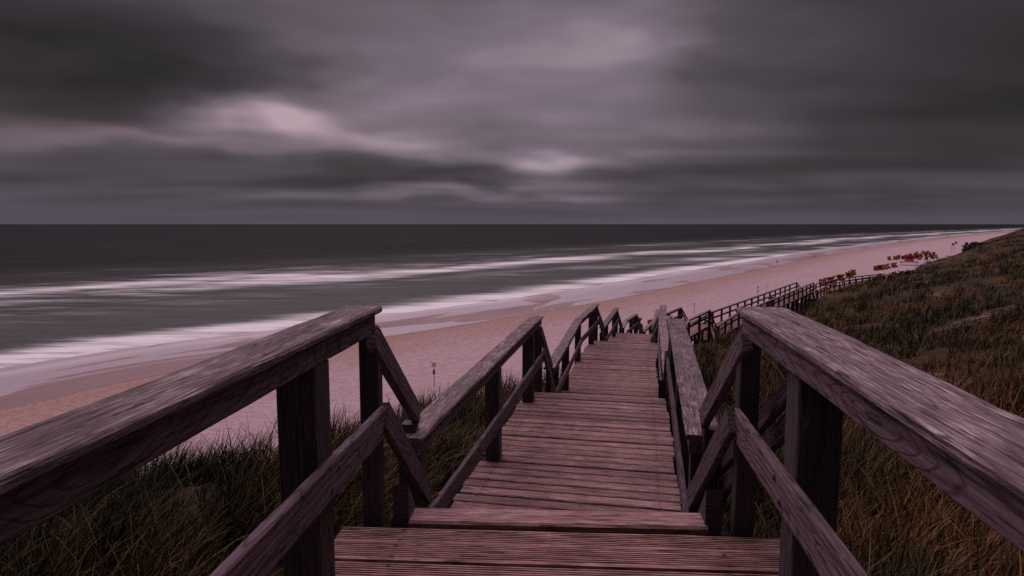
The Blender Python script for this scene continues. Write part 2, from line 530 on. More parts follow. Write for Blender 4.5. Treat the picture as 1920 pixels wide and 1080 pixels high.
def m_beach():
    m, k = mat('beach_sand')
    sd, al = k.attr('shore').outputs['Fac'], k.attr('along').outputs['Fac']
    geo = k.n('ShaderNodeNewGeometry').outputs['Position']
    n_big = k.noise(k.xyz(k.m('MULTIPLY', al, 0.038), k.m('MULTIPLY', sd, 0.105), 0.0), 1.0, 3.0, 0.5, 0.9)
    n_wav = k.noise(k.xyz(k.m('MULTIPLY', al, 0.05), 0.0, 5.0), 1.0, 2.0, 0.5)
    n_fin = k.noise(geo, 1.3, 5.0, 0.65)
    n_mid = k.noise(k.xyz(k.m('MULTIPLY', al, 0.06), k.m('MULTIPLY', sd, 0.22), 2.0), 1.0, 4.0, 0.6, 0.3)
    s2 = k.m('ADD', sd, k.m('MULTIPLY', k.m('SUBTRACT', n_wav, 0.5), 3.0))
    wet = k.ramp(s2, -0.35, 0.35)
    # dry sand: trodden ochre strip above the tide line, pale pinkish sand behind it
    tread = k.m('MULTIPLY', k.ramp(s2, -13.0, -2.0), k.ramp(n_mid, 0.25, 0.55, 0.45, 1.0))
    dry = k.mix(tread, (0.430, 0.315, 0.350), (0.360, 0.225, 0.200))
    dry = k.mix(k.ramp(n_mid, 0.52, 0.72, 0.0, 0.30), dry, (0.31, 0.20, 0.20))
    dry = k.mix(k.ramp(n_fin, 0.42, 0.7, 0.0, 0.28), dry, (0.25, 0.155, 0.15))
    foot = k.noise(geo, 2.1, 4.0, 0.72)
    foot2 = k.noise(k.xyz(k.m('MULTIPLY', al, 0.35), k.m('MULTIPLY', sd, 0.9), 3.0), 1.0, 5.0, 0.7)
    dry = k.mix(k.m('MULTIPLY', k.ramp(foot, 0.46, 0.60, 0.0, 0.55), k.ramp(s2, -26.0, -4.0, 0.25, 1.0)), dry, (0.21, 0.125, 0.11))
    dry = k.mix(k.ramp(foot2, 0.54, 0.70, 0.0, 0.40), dry, (0.30, 0.185, 0.165))
    # drying line of wrack
    dry = k.mix(k.m('MULTIPLY', k.ramp(s2, -2.6, -1.9), k.ramp(s2, -1.0, -1.7, 0.0, 0.16)), dry, (0.20, 0.12, 0.11))
    # wet sand; runnels coloured as foamy backwash with pale sky reflection painted in
    wets = k.mix(k.ramp(n_mid, 0.3, 0.7), (0.150, 0.086, 0.092), (0.215, 0.125, 0.132))
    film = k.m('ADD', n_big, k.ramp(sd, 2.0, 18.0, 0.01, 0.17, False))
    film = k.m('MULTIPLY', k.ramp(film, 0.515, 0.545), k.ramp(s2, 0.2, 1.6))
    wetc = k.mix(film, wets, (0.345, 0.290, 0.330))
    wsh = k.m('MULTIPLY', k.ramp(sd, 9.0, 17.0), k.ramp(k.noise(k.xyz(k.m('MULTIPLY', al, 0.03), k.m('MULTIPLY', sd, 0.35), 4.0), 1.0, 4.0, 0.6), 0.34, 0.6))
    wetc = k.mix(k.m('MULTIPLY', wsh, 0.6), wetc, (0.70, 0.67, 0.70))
    edge = k.m('MULTIPLY', k.ramp(s2, -0.5, 0.1), k.ramp(s2, 1.1, 0.3, 0.0, 0.35))
    wetc = k.mix(edge, wetc, (0.14, 0.10, 0.105))
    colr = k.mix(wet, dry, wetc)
    rough = k.m('SUBTRACT', 0.95, k.m('MULTIPLY', wet, k.m('ADD', 0.35, k.m('MULTIPLY', film, 0.25))))
    hb = k.m('ADD', k.m('MULTIPLY', n_fin, k.m('SUBTRACT', 1.0, wet)), k.m('MULTIPLY', k.noise(geo, 3.2, 3.0, 0.6), k.m('SUBTRACT', 1.0, wet)))
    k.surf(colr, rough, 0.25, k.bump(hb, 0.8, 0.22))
    return m


def m_dune():
    m, k = mat('dune_ground')
    sa = k.attr('open_sand').outputs['Fac']
    geo = k.n('ShaderNodeNewGeometry').outputs['Position']
    n1 = k.noise(geo, 2.4, 5.0, 0.65)
    n2 = k.noise(k.vm('MULTIPLY', geo, (0.35, 0.16, 0.3)), 1.0, 5.0, 0.6, 0.6)
    n3 = k.noise(geo, 9.0, 4.0, 0.6)
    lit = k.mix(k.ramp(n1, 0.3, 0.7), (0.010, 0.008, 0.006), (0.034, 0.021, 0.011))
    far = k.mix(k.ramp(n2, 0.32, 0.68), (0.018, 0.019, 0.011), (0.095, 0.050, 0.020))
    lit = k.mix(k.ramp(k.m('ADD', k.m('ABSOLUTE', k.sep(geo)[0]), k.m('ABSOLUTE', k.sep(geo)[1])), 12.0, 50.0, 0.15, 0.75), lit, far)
    sand = k.mix(k.ramp(n3, 0.3, 0.75), (0.27, 0.160, 0.110), (0.13, 0.076, 0.052))
    msk = k.ramp(k.m('ADD', k.m('MULTIPLY', sa, 0.66), k.m('ADD', k.m('MULTIPLY', k.m('SUBTRACT', n1, 0.5), 1.9), k.m('MULTIPLY', k.m('SUBTRACT', n3, 0.5), 1.0))), 0.46, 0.70)
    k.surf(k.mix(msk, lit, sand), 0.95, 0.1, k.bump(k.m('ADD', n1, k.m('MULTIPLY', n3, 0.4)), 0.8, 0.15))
    return m


# ------------------------------------------------------------------ setting: sea, beach, dunes
def build_setting():
    # sea
    x, y, q = polar(30, 42000, 330, R(-100), R(100), 420)
    s, a = shore(x, y)
    me = quad_mesh('sea', np.stack([x, y, np.full_like(x, -0.30)], 1), q)
    far = smooth(a, 20, 420)
    fattr(me, 'shore', s)
    fattr(me, 'along', a)
    fattr(me, 'foam_near', s - (20.5 - 7.0 * far))
    fattr(me, 'foam_bar', s - (92 - 34 * far))
    link('sea', me, m_sea(), kind='structure', label='dark grey sea with smooth pale surf lines')
    # beach
    x, y, q = polar(14, 9000, 420, R(-100), R(80), 420)
    s, a = shore(x, y)
    z = np.where(s < 0, 0.012 * np.minimum(-s, 60), np.maximum(-0.018 * s, -2.2))
    z += (vnoise(a / 6.0, s / 2.2, 5, 3) - 0.5) * 0.14 * smooth(-s, 1.0, 5.0)
    me = quad_mesh('beach', np.stack([x, y, z], 1), q)
    fattr(me, 'shore', s)
    fattr(me, 'along', a)
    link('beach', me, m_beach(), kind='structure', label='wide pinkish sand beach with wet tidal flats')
    # dunes
    x, y, q = polar(0.25, 1100, 300, 0, 2 * math.pi, 480, closed=True)
    z = ground(x, y)
    me = quad_mesh('dune_terrain', np.stack([x, y, z], 1), q)
    fattr(me, 'open_sand', sand_mask(x, y))
    link('dune_terrain', me, m_dune(), kind='structure', label='grass covered dune slope with open sand patches')


build_setting()


# ------------------------------------------------------------------ wood
def m_wood(name, dark, light, pale, moss=0.25, contrast=1.0, ring=55.0, knots=True, lighten=0.5, fibre=1.0, screws=None, flecks=0.3, figure=((0.5, 14.0, 14.0), 40.0, 0.45, 0.35)):
    m, k = mat(name)
    tc = k.n('ShaderNodeTexCoord').outputs['Object']
    rnd = k.n('ShaderNodeObjectInfo').outputs['Random']
    off = k.xyz(k.m('MULTIPLY', rnd, 37.0), k.m('MULTIPLY', k.m('SINE', k.m('MULTIPLY', rnd, 91.0)), 0.03),
                k.m('MULTIPLY', k.m('COSINE', k.m('MULTIPLY', rnd, 57.0)), 0.03))
    p = k.vm('ADD', tc, off)
    px, py, pz = k.sep(p)
    # knots pull the growth rings around them
    vor = k.n('ShaderNodeTexVoronoi', feature='F1', ins={'Vector': k.vm('MULTIPLY', p, (1.7, 6.5, 6.5)), 'Scale': 1.0, 'Randomness': 1.0})
    kd = vor.outputs['Distance']
    kn = k.m('EXPONENT', k.m('MULTIPLY', k.m('MULTIPLY', kd, kd), -26.0))
    # tree-ring distance from a pith that lies outside the sawn piece and wanders along it
    w1 = k.noise(k.vm('MULTIPLY', p, (1.1, 0.8, 0.8)), 1.0, 2.0, 0.5)
    w2 = k.noise(k.vm('MULTIPLY', p, (4.0, 9.0, 9.0)), 1.0, 3.0, 0.5)
    cy = k.m('ADD', py, k.m('MULTIPLY', k.m('SUBTRACT', w1, 0.5), 0.16))
    cz = k.m('ADD', pz, k.m('ADD', 0.10, k.m('MULTIPLY', k.m('SUBTRACT', w2, 0.5), 0.020)))
    rad = k.m('SQRT', k.m('ADD', k.m('MULTIPLY', cy, cy), k.m('MULTIPLY', cz, cz)))
    ph = k.m('MULTIPLY', rad, ring * 6.283)
    if knots:
        ph = k.m('ADD', ph, k.m('MULTIPLY', kn, 16.0))
    rg = k.m('ADD', 0.5, k.m('MULTIPLY', k.m('SINE', ph), 0.5))
    rg = k.m('POWER', rg, 0.7)
    fib = k.noise(k.vm('MULTIPLY', p, (9.0, 380.0, 380.0)), 1.0, 4.0, 0.75)
    fib2 = k.noise(k.vm('MULTIPLY', p, (5.0, 150.0, 150.0)), 1.0, 5.0, 0.7)
    pat = k.noise(k.vm('MULTIPLY', p, (5.5, 16.0, 16.0)), 1.0, 5.0, 0.65)
    fc = k.ramp(fib, 0.40, 0.60, 0.0, 1.0, False)
    fc2 = k.ramp(fib2, 0.39, 0.61, 0.0, 1.0, False)
    v = k.m('ADD', k.m('MULTIPLY', rg, 0.34 * contrast), k.m('MULTIPLY', fc, 0.40 * fibre))
    v = k.m('ADD', v, k.m('MULTIPLY', fc2, 0.42 * fibre))
    c = k.mix(k.ramp(v, 0.10, 0.34 * contrast + 0.62 * fibre, 0.0, 1.0, False), dark, light)
    c = k.mix(k.m('MULTIPLY', k.ramp(pat, 0.44, 0.66), k.ramp(k.m('ADD', k.m('MULTIPLY', fib2, 0.6), k.m('MULTIPLY', fib, 0.4)), 0.44, 0.60, 0.0, lighten)), c, pale)
    # grain figure: growth lines as contours of a stretched field, bent round the knots
    gn = k.noise(k.vm('MULTIPLY', p, figure[0]), 1.0, 1.6, 0.45)
    gl = k.m('ABSOLUTE', k.m('SINE', k.m('ADD', k.m('MULTIPLY', gn, figure[1]), k.m('MULTIPLY', kn, 5.0))))
    gl = k.ramp(gl, 0.0, figure[3], 1.0, 0.0)
    c = k.mix(k.m('MULTIPLY', gl, figure[2]), c, k.mix(1.0, c, (0.30, 0.27, 0.28, 1), 'MULTIPLY'))
    # hairline checks along the grain
    chk = k.noise(k.vm('MULTIPLY', p, (4.5, 60.0, 60.0)), 1.0, 3.0, 0.5)
    ck = k.m('MULTIPLY', k.ramp(chk, 0.62, 0.66), 0.85)
    c = k.mix(ck, c, (0.018, 0.014, 0.014))
    if knots:
        c = k.mix(k.ramp(kd, 0.10, 0.05, 0.0, 0.8), c, (0.035, 0.022, 0.022))
    # lichen and dirt flecks
    fl = k.noise(k.vm('MULTIPLY', p, (38.0, 85.0, 85.0)), 1.0, 3.0, 0.7)
    flm = k.m('MULTIPLY', k.ramp(fl, 0.58, 0.66), k.ramp(pat, 0.42, 0.58))
    c = k.mix(k.m('MULTIPLY', flm, flecks), c, k.mix(k.ramp(fib2, 0.42, 0.56), (0.030, 0.022, 0.024), (0.40, 0.36, 0.33)))
    # dark weather stains
    stn = k.noise(k.vm('MULTIPLY', p, (2.2, 6.0, 6.0)), 1.0, 4.0, 0.6)
    c = k.mix(k.ramp(stn, 0.50, 0.70, 0.0, 0.55), c, k.mix(1.0, c, (0.42, 0.40, 0.40, 1), 'MULTIPLY'))
    if screws:
        tx, ty, _z = k.sep(tc)
        best = None
        for sx_ in (screws,):
            dx = k.m('SUBTRACT', k.m('ABSOLUTE', tx), sx_)
            dy = k.m('SUBTRACT', k.m('ABSOLUTE', ty), 0.042)
            q = k.m('SQRT', k.m('ADD', k.m('MULTIPLY', dx, dx), k.m('MULTIPLY', dy, dy)))
            best = q if best is None else k.m('MINIMUM', best, q)
        c = k.mix(k.ramp(best, 0.022, 0.006, 0.0, 0.45), c, (0.10, 0.05, 0.04))
        c = k.mix(k.ramp(best, 0.0075, 0.005, 0.0, 0.9), c, (0.02, 0.016, 0.016))
    # algae film
    mo = k.noise(k.vm('MULTIPLY', p, (1.2, 5.0, 5.0)), 1.0, 4.0, 0.65)
    mo = k.m('MULTIPLY', k.ramp(mo, 0.54, 0.72), moss)
    c = k.mix(mo, c, (0.085, 0.082, 0.038))
    tint = k.ramp(k.m('FRACT', k.m('MULTIPLY', rnd, 13.7)), 0.0, 1.0, 0.62, 1.16, False)
    c = k.mix(1.0, c, k.n('ShaderNodeCombineColor', ins={0: tint, 1: tint, 2: tint}).outputs[0], 'MULTIPLY')
    hgt = k.m('ADD', k.m('MULTIPLY', rg, 0.5), k.m('ADD', k.m('MULTIPLY', fib, 0.55), k.m('MULTIPLY', fib2, 0.4)))
    hgt = k.m('SUBTRACT', hgt, k.m('ADD', k.m('MULTIPLY', ck, 1.6), k.m('MULTIPLY', gl, 0.6 * figure[2])))
    k.surf(c, 0.82, 0.22, k.bump(hgt, 0.6, 0.004))
    return m


def m_bolt():
    m, k = mat('rusty_bolt')
    n = k.noise(k.n('ShaderNodeTexCoord').outputs['Object'], 90.0, 3.0, 0.6)
    k.surf(k.mix(n, (0.05, 0.03, 0.025), (0.16, 0.12, 0.11)), 0.6, 0.4)
    return m


M_BOLT = m_bolt()
W_RAIL = m_wood('weathered_handrail_wood', (0.040, 0.026, 0.031), (0.262, 0.178, 0.200), (0.60, 0.475, 0.51), 0.65, 0.30, 60, True, 0.85, 1.0, None, 0.75, ((0.9, 20.0, 20.0), 52.0, 0.85, 0.34))
W_BEAM = m_wood('planed_rail_wood', (0.060, 0.036, 0.046), (0.205, 0.135, 0.168), (0.29, 0.21, 0.245), 0.2, 0.5, 40, True, 0.35, 0.5, None, 0.15, ((1.1, 6.5, 6.5), 62.0, 0.80, 0.55))
W_POST = m_wood('dark_post_wood', (0.040, 0.030, 0.032), (0.110, 0.083, 0.092), (0.15, 0.12, 0.13), 0.25, 0.6, 60, False, 0.3, 0.8)
W_DECK = m_wood('deck_plank_wood', (0.062, 0.030, 0.030), (0.345, 0.188, 0.188), (0.46, 0.335, 0.345), 0.55, 0.35, 70, True, 0.75, 1.0, 0.74, 0.5, ((0.5, 16.0, 16.0), 40.0, 0.55, 0.30))
W_GROOVE = m_wood('grooved_deck_wood', (0.090, 0.042, 0.038), (0.370, 0.200, 0.185), (0.55, 0.39, 0.38), 0.5, 0.2, 70, False, 0.7, 1.0, 0.70)


def prism_mesh(name, length, prof, segs=1, wob=0.0, seed=0):
    """a piece sawn along local x with the (y, z) outline prof; wob = unevenness of the edges"""
    rn = random.Random(seed)
    m = len(prof)
    vs, fs = [], []
    ph = [rn.uniform(0, 6.28) for _ in range(6)]
    for i in range(segs + 1):
        t = i / segs
        x = (t - 0.5) * length
        dy = wob * (math.sin(t * 5.1 + ph[0]) * 0.7 + math.sin(t * 13.0 + ph[1]) * 0.3)
        dz = wob * (math.sin(t * 4.3 + ph[2]) * 0.7 + math.sin(t * 17.0 + ph[3]) * 0.3)
        for (y, z) in prof:
            j = wob * 0.55 if 0 < i < segs else 0.0
            vs.append((x, y + dy + rn.uniform(-j, j), z + dz + rn.uniform(-j, j)))
    for i in range(segs):
        for j in range(m):
            a, b = i * m + j, i * m + (j + 1) % m
            fs.append((a, b, b + m, a + m))
    fs.append(tuple(reversed(range(m))))
    fs.append(tuple(range(segs * m, segs * m + m)))
    me = bpy.data.meshes.new(name)
    me.from_pydata(vs, [], fs)
    me.update()
    return me


def box_prof(w, h, c=0.004):
    a, b = w / 2, h / 2
    c = min(c, a * 0.5, b * 0.5)
    return [(-a + c, -b), (a - c, -b), (a, -b + c), (a, b - c), (a - c, b), (-a + c, b), (-a, b - c), (-a, -b + c)]


_seed = [100]


def piece(name, p0, p1, w, h, material, parent, c=0.004, segs=1, wob=0.0, prof=None, up=(0, 0, 1), **props):
    """one timber from p0 to p1 (centre line); w across, h along 'up'"""
    p0, p1 = Vector(p0), Vector(p1)
    d = p1 - p0
    L = d.length
    ex = d.normalized()
    u = Vector(up)
    if abs(ex.dot(u)) > 0.99:
        u = Vector((0, 1, 0)) if abs(ex.y) < 0.9 else Vector((1, 0, 0))
    ey = u.cross(ex).normalized()
    ez = ex.cross(ey)
    _seed[0] += 1
    me = prism_mesh(name, L, prof or box_prof(w, h, c), segs, wob, _seed[0])
    o = link(name, me, material, parent, **props)
    rot = Matrix((ex, ey, ez)).transposed()
    mw = Matrix.Translation((p0 + p1) / 2) @ rot.to_4x4()
    if parent is not None:
        mw = Matrix.Translation(-parent.location) @ mw
    o.location = mw.translation
    o.rotation_euler = mw.to_euler()
    return o


def empty(name, loc, **props):
    o = bpy.data.objects.new(name, None)
    o.empty_display_size = 0.2
    o.location = loc
    COL.objects.link(o)
    for k_, v_ in props.items():
        o[k_] = v_
    return o


def P3(p, z):
    return Vector((p[0], p[1], z))


# grooved decking profile
def groove_prof(w, h, n=8, depth=0.007):
    a = w / 2
    pr = [(-a, -h / 2), (a, -h / 2), (a, h / 2 - 0.003)]
    step = (w - 0.008) / n
    xs = a - 0.004
    for i in range(n):
        r0 = xs - i * step
        pr += [(r0, h / 2), (r0 - step * 0.48, h / 2)]
        if i < n - 1:
            pr += [(r0 - step * 0.54, h / 2 - depth), (r0 - step * 0.95, h / 2 - depth)]
    pr += [(-a, h / 2 - 0.003)]
    return pr


def deck(no, label, half=0.91, pitch=0.153, grooved=False, single=True):
    z, pts = DECKS[no]
    pts = [Vector(p) for p in pts]
    # joists and bearers are the body; planks are its pieces
    bm = bmesh.new()

    def bar(a, b, w, h):
        d = (b - a)
        L = d.length
        ex = d.normalized()
        ey = Vector((0, 0, 1)).cross(ex).normalized()
        ez = ex.cross(ey)
        M = Matrix.Translation((a + b) / 2) @ Matrix((ex, ey, ez)).transposed().to_4x4() @ Matrix.Diagonal((L, w, h, 1))
        bmesh.ops.create_cube(bm, size=1.0, matrix=M)
    base = P3(pts[0], z)
    supports = []
    for i in range(len(pts) - 1):
        a, b = pts[i], pts[i + 1]
        t = (b - a).normalized()
        n = Vector((t.y, -t.x))
        for s in (-0.78, 0.0, 0.78):
            bar(P3(a + n * s, z - 0.105) - base, P3(b + n * s, z - 0.105) - base, 0.06, 0.13)
        k_ = max(1, int((b - a).length / 2.2))
        for j in range(k_ + 1):
            c = a.lerp(b, (j + 0.35) / (k_ + 0.7))
            bar(P3(c - n * (half - 0.03), z - 0.23) - base, P3(c + n * (half - 0.03), z - 0.23) - base, 0.10, 0.12)
            supports += [c - n * 0.6, c + n * 0.6]
    me = bpy.data.meshes.new('boardwalk')
    bm.to_mesh(me)
    bm.free()
    root = link('boardwalk', me, W_POST, None, kind='structure', label=label)
    root.location = base
    gz = ground([s.x for s in supports], [s.y for s in supports])
    for s, g in zip(supports, gz):
        piece('support_post', P3(s, g - 0.3), P3(s, z - 0.29), 0.12, 0.12, W_POST, root)
    rn = random.Random(no)
    meshes = []
    th = 0.036
    for v in range(7):
        _seed[0] += 1
        if grooved:
            meshes.append(prism_mesh('plank', half * 2.17 + rn.uniform(-.01, .01), groove_prof(pitch - 0.020, th), 1, 0.0, _seed[0]))
        else:
            meshes.append(prism_mesh('plank', half * 2 + rn.uniform(-0.04, 0.03), box_prof(pitch - 0.017 + rn.uniform(-0.007, 0.004), th, 0.008), 1, 0.0, _seed[0]))
    mt = W_GROOVE if grooved else W_DECK
    jv, jf = [], []
    for i in range(len(pts) - 1):
        a, b = pts[i], pts[i + 1]
        t = (b - a).normalized()
        n = Vector((t.y, -t.x))
        L = (b - a).length
        cnt = int(L / pitch)
        for j in range(cnt):
            c = b - t * (pitch * (j + 0.5)) if grooved else a + t * (pitch * (j + 0.5))
            ang = math.atan2(n.y, n.x)
            loc = P3(c + n * rn.uniform(-0.012, 0.012), z - th / 2 + rn.uniform(-0.006, 0.003))
            me_ = meshes[rn.randrange(7)]
            rotz = ang + rn.uniform(-0.004, 0.004) + (0 if rn.random() < 0.5 else math.pi)
            rotx = rn.uniform(-0.02, 0.02)
            if single:
                o = link('plank', me_, mt, root)
                o.location = loc - base
                o.rotation_euler = (rotx, 0, rotz)
            else:
                M = Matrix.Translation(loc - base) @ Matrix.Rotation(rotz, 4, 'Z')
                k0 = len(jv)
                jv += [tuple(M @ v.co) for v in me_.vertices]
                jf += [tuple(k0 + q for q in f.vertices) for f in me_.polygons]
        if i < len(pts) - 2:       # wedge at a bend
            c2 = pts[i + 2]
            t2 = (c2 - b).normalized()
    if not single:
        me_ = bpy.data.meshes.new('planking')
        me_.from_pydata(jv, [], jf)
        me_.update()
        link('planking', me_, W_DECK, root, kind='stuff')
    return root


deck(1, 'grooved timber platform in the foreground', 0.915, 0.1535, grooved=True)
deck(2, 'level plank boardwalk just below the foreground steps')
deck(3, 'bending plank boardwalk beyond the second steps', 0.92)
deck(4, 'short boardwalk stretch below the third steps', single=False)
deck(5, 'short bending boardwalk stretch half hidden below', single=False)
deck(6, 'curving boardwalk stretch turning right towards the dune', single=False)
deck(7, 'long straight boardwalk stretch along the dune foot', single=False)
deck(8, 'farthest boardwalk stretch sinking into the dune grass', single=False)


# ------------------------------------------------------------------ railings
def along(pts, s):
    for i in range(len(pts) - 1):
        L = (pts[i + 1] - pts[i]).length
        if s <= L or i == len(pts) - 2:
            t = (pts[i + 1] - pts[i]).normalized()
            return pts[i] + t * s, t
        s -= L


def railing(label, pts, dz, side, posts, top=0.97, bw=0.18, bt=0.034, post_w=0.135, mid=0.545, near=False, end_post=None, group=None):
    """pts: centre line of the handrail (x, y); dz deck height; side +1 inner side is to the right"""
    pts = [Vector(p) for p in pts]
    root = empty('railing', P3(pts[0], dz), label=label, category='railing')
    if group:
        root['group'] = group
    zt = dz + top
    for i in range(len(pts) - 1):
        a, b = pts[i], pts[i + 1]
        t = (b - a).normalized()
        n = Vector((t.y, -t.x)) * side
        e = 0.0 if len(pts) == 2 else 0.004
        sg = 22 if near else 2
        wb = 0.0042 if near else 0.002
        ext = 0.03 if i < len(pts) - 2 else 0.0
        piece('handrail_board', P3(a, zt - bt / 2 + e * i), P3(b + t * ext, zt - bt / 2 + e * i), bw, bt, W_RAIL, root, 0.009, sg, wb)
        bh = 0.085
        piece('rail_beam', P3(a + n * 0.012, zt - bt - bh / 2 - 0.001), P3(b + n * 0.012 - t * 0.05, zt - bt - bh / 2 - 0.001), bw - 0.062, bh, W_BEAM, root, 0.006, sg, wb * 0.6)
        mo = post_w / 2 + 0.019
        piece('mid_rail', P3(a + n * mo - t * 0.02, dz + mid - 0.068), P3(b + n * mo, dz + mid - 0.068), 0.036, 0.132, W_BEAM, root, 0.005, sg, wb * 0.6)
    gp = [along(pts, s)[0] for s in posts]
    gz = ground([p.x for p in gp], [p.y for p in gp])
    for p, s, g in zip(gp, posts, gz):
        t = along(pts, s)[1]
        piece('post', P3(p, min(g, dz - 0.3) - 0.3), P3(p, zt - bt - 0.087), post_w, post_w, W_POST, root, 0.006, 4 if near else 1, 0.002 if near else 0, up=(t.x, t.y, 0))
    if near:
        for p, s in zip(gp, posts):
            t = along(pts, s)[1]
            n = Vector((t.y, -t.x)) * side
            for dd in (-0.035, 0.035):
                c = P3(p + n * (post_w / 2 + 0.037) + t * dd, dz + mid - 0.068 + dd * 0.8)
                piece('bolt_head', c, c + Vector((n.x, n.y, 0)) * 0.007, 0.02, 0.02, M_BOLT, root, 0.006)
    if end_post:
        p, t = along(pts, end_post)
        g = ground([p.x], [p.y])[0]
        piece('post', P3(p, min(g, dz - 0.3) - 0.3), P3(p, zt - bt - 0.087), 0.09, 0.09, W_POST, root, 0.006, up=(t.x, t.y, 0))
    return root


def offs(no, s):
    """handrail line at lateral offset s (right positive) from a deck's centre line"""
    pts = [Vector(p) for p in DECKS[no][1]]
    out = []
    for i, p in enumerate(pts):
        a = pts[max(i - 1, 0)]
        b = pts[min(i + 1, len(pts) - 1)]
        t = (b - a).normalized()
        out.append(p + Vector((t.y, -t.x)) * s)
    return out


def plen(pts):
    return sum((Vector(pts[i + 1]) - Vector(pts[i])).length for i in range(len(pts) - 1))


RL = {1: [(-1.02, -1.4), (-0.678, 2.90)], 2: [(-0.625, 3.66), (0.345, 8.70)], 3: [(0.575, 9.80), (1.574, 14.96), (2.354, 17.80)], 4: [(2.80, 19.70), (4.015, 24.38)],
      5: [(4.36, 25.15), (4.849, 27.04), (5.715, 29.17)], 6: [(6.28, 30.45), (8.044, 35.15), (10.517, 39.50)], 7: [(11.35, 40.55), (14.40, 46.10), (31.42, 70.30)],
      8: [(32.95, 72.3), (38.85, 81.0), (43.8, 86.4), (49.8, 91.7), (56.2, 96.3)]}
RR = {1: [(0.535, -1.4), (1.108, 2.83)], 2: [(1.145, 3.70), (2.165, 8.40)], 3: [(2.36, 9.45), (3.545, 14.93), (4.16, 17.50)], 4: [(4.33, 19.25), (5.52, 23.99)],
      5: [(5.80, 24.8), (6.32, 26.6), (7.15, 28.5)], 6: [(7.95, 30.05), (9.60, 34.36), (12.02, 38.48)], 7: [(12.84, 39.75), (15.703, 44.78), (33.05, 69.85)],
      8: [(34.26, 71.49), (39.98, 79.88), (44.92, 85.25), (50.82, 90.46), (56.4, 94.4)]}
railing('broad weathered handrail on the left of the foreground platform', RL[1], Z1, 1, [1.5, 3.62], 1.02, 0.172, 0.03, 0.14, 0.56, True)
railing('broad weathered handrail on the right of the foreground platform', RR[1], Z1, -1, [1.3, 3.52], 1.02, 0.215, 0.03, 0.14, 0.56, True)
railing('left handrail beside the first plank stretch below the steps', RL[2], Z2, 1, [0.12, 2.36, 4.42], 1.0, 0.175, 0.032, 0.138, 0.5, True, 4.98)
railing('right handrail of first plank stretch, pale scraped top seen nearly end on', RR[2], Z2, -1, [0.2, 2.4, 4.35], 1.0, 0.21, 0.032, 0.138, 0.5, True, 4.72)
railing('left handrail with a kink beside the second plank stretch', RL[3], Z3, 1, [0.7, 2.4, 5.1, 7.35], 0.97, end_post=8.05, near=True)
railing('narrow right handrail of the second plank stretch rising behind the paler one', RR[3], Z3, -1, [0.7, 2.9, 5.5, 7.6], 0.97, near=True)
railing('third left handrail down the hill, short and straight', RL[4], Z4, 1, [1.2, 3.9], 0.95, end_post=4.75)
railing('right handrail of the third lower stretch, mostly hidden', RR[4], Z4, -1, [1.2, 3.9], 0.95)
railing('fourth left handrail down the hill, short with a kink', RL[5], Z5, 1, [0.5, 3.1], 0.95, end_post=4.0)
railing('right handrail of the fourth lower stretch, mostly hidden', RR[5], Z5, -1, [0.5, 3.0], 0.95)
railing('seaward handrail on the curving stretch, ending above the beach', RL[6], Z6, 1, [0.6, 2.6, 5.0, 7.4, 9.6], 0.95, end_post=10.0)
railing('landward kinked handrail on the curving stretch', RR[6], Z6, -1, [0.4, 2.6, 4.6, 6.9, 9.2], 0.95)
n7 = plen(RL[7])
railing('long seaward handrail of the straight stretch along the dune foot', RL[7], Z7, 1, [0.6 + i * 2.12 for i in range(int(n7 / 2.12))], 0.95, end_post=n7 - 0.2)
railing('long landward handrail of the straight stretch along the dune foot', RR[7], Z7, -1, [0.6 + i * 2.12 for i in range(int(plen(RR[7]) / 2.12))], 0.95)
railing('seaward handrail of the farthest stretch above the dune grass', RL[8], Z8, 1, [0.6 + i * 2.2 for i in range(int(plen(RL[8]) / 2.2))], 0.95)
railing('landward handrail of the farthest stretch above the dune grass', RR[8], Z8, -1, [0.6 + i * 2.2 for i in range(int(plen(RR[8]) / 2.2))], 0.95)


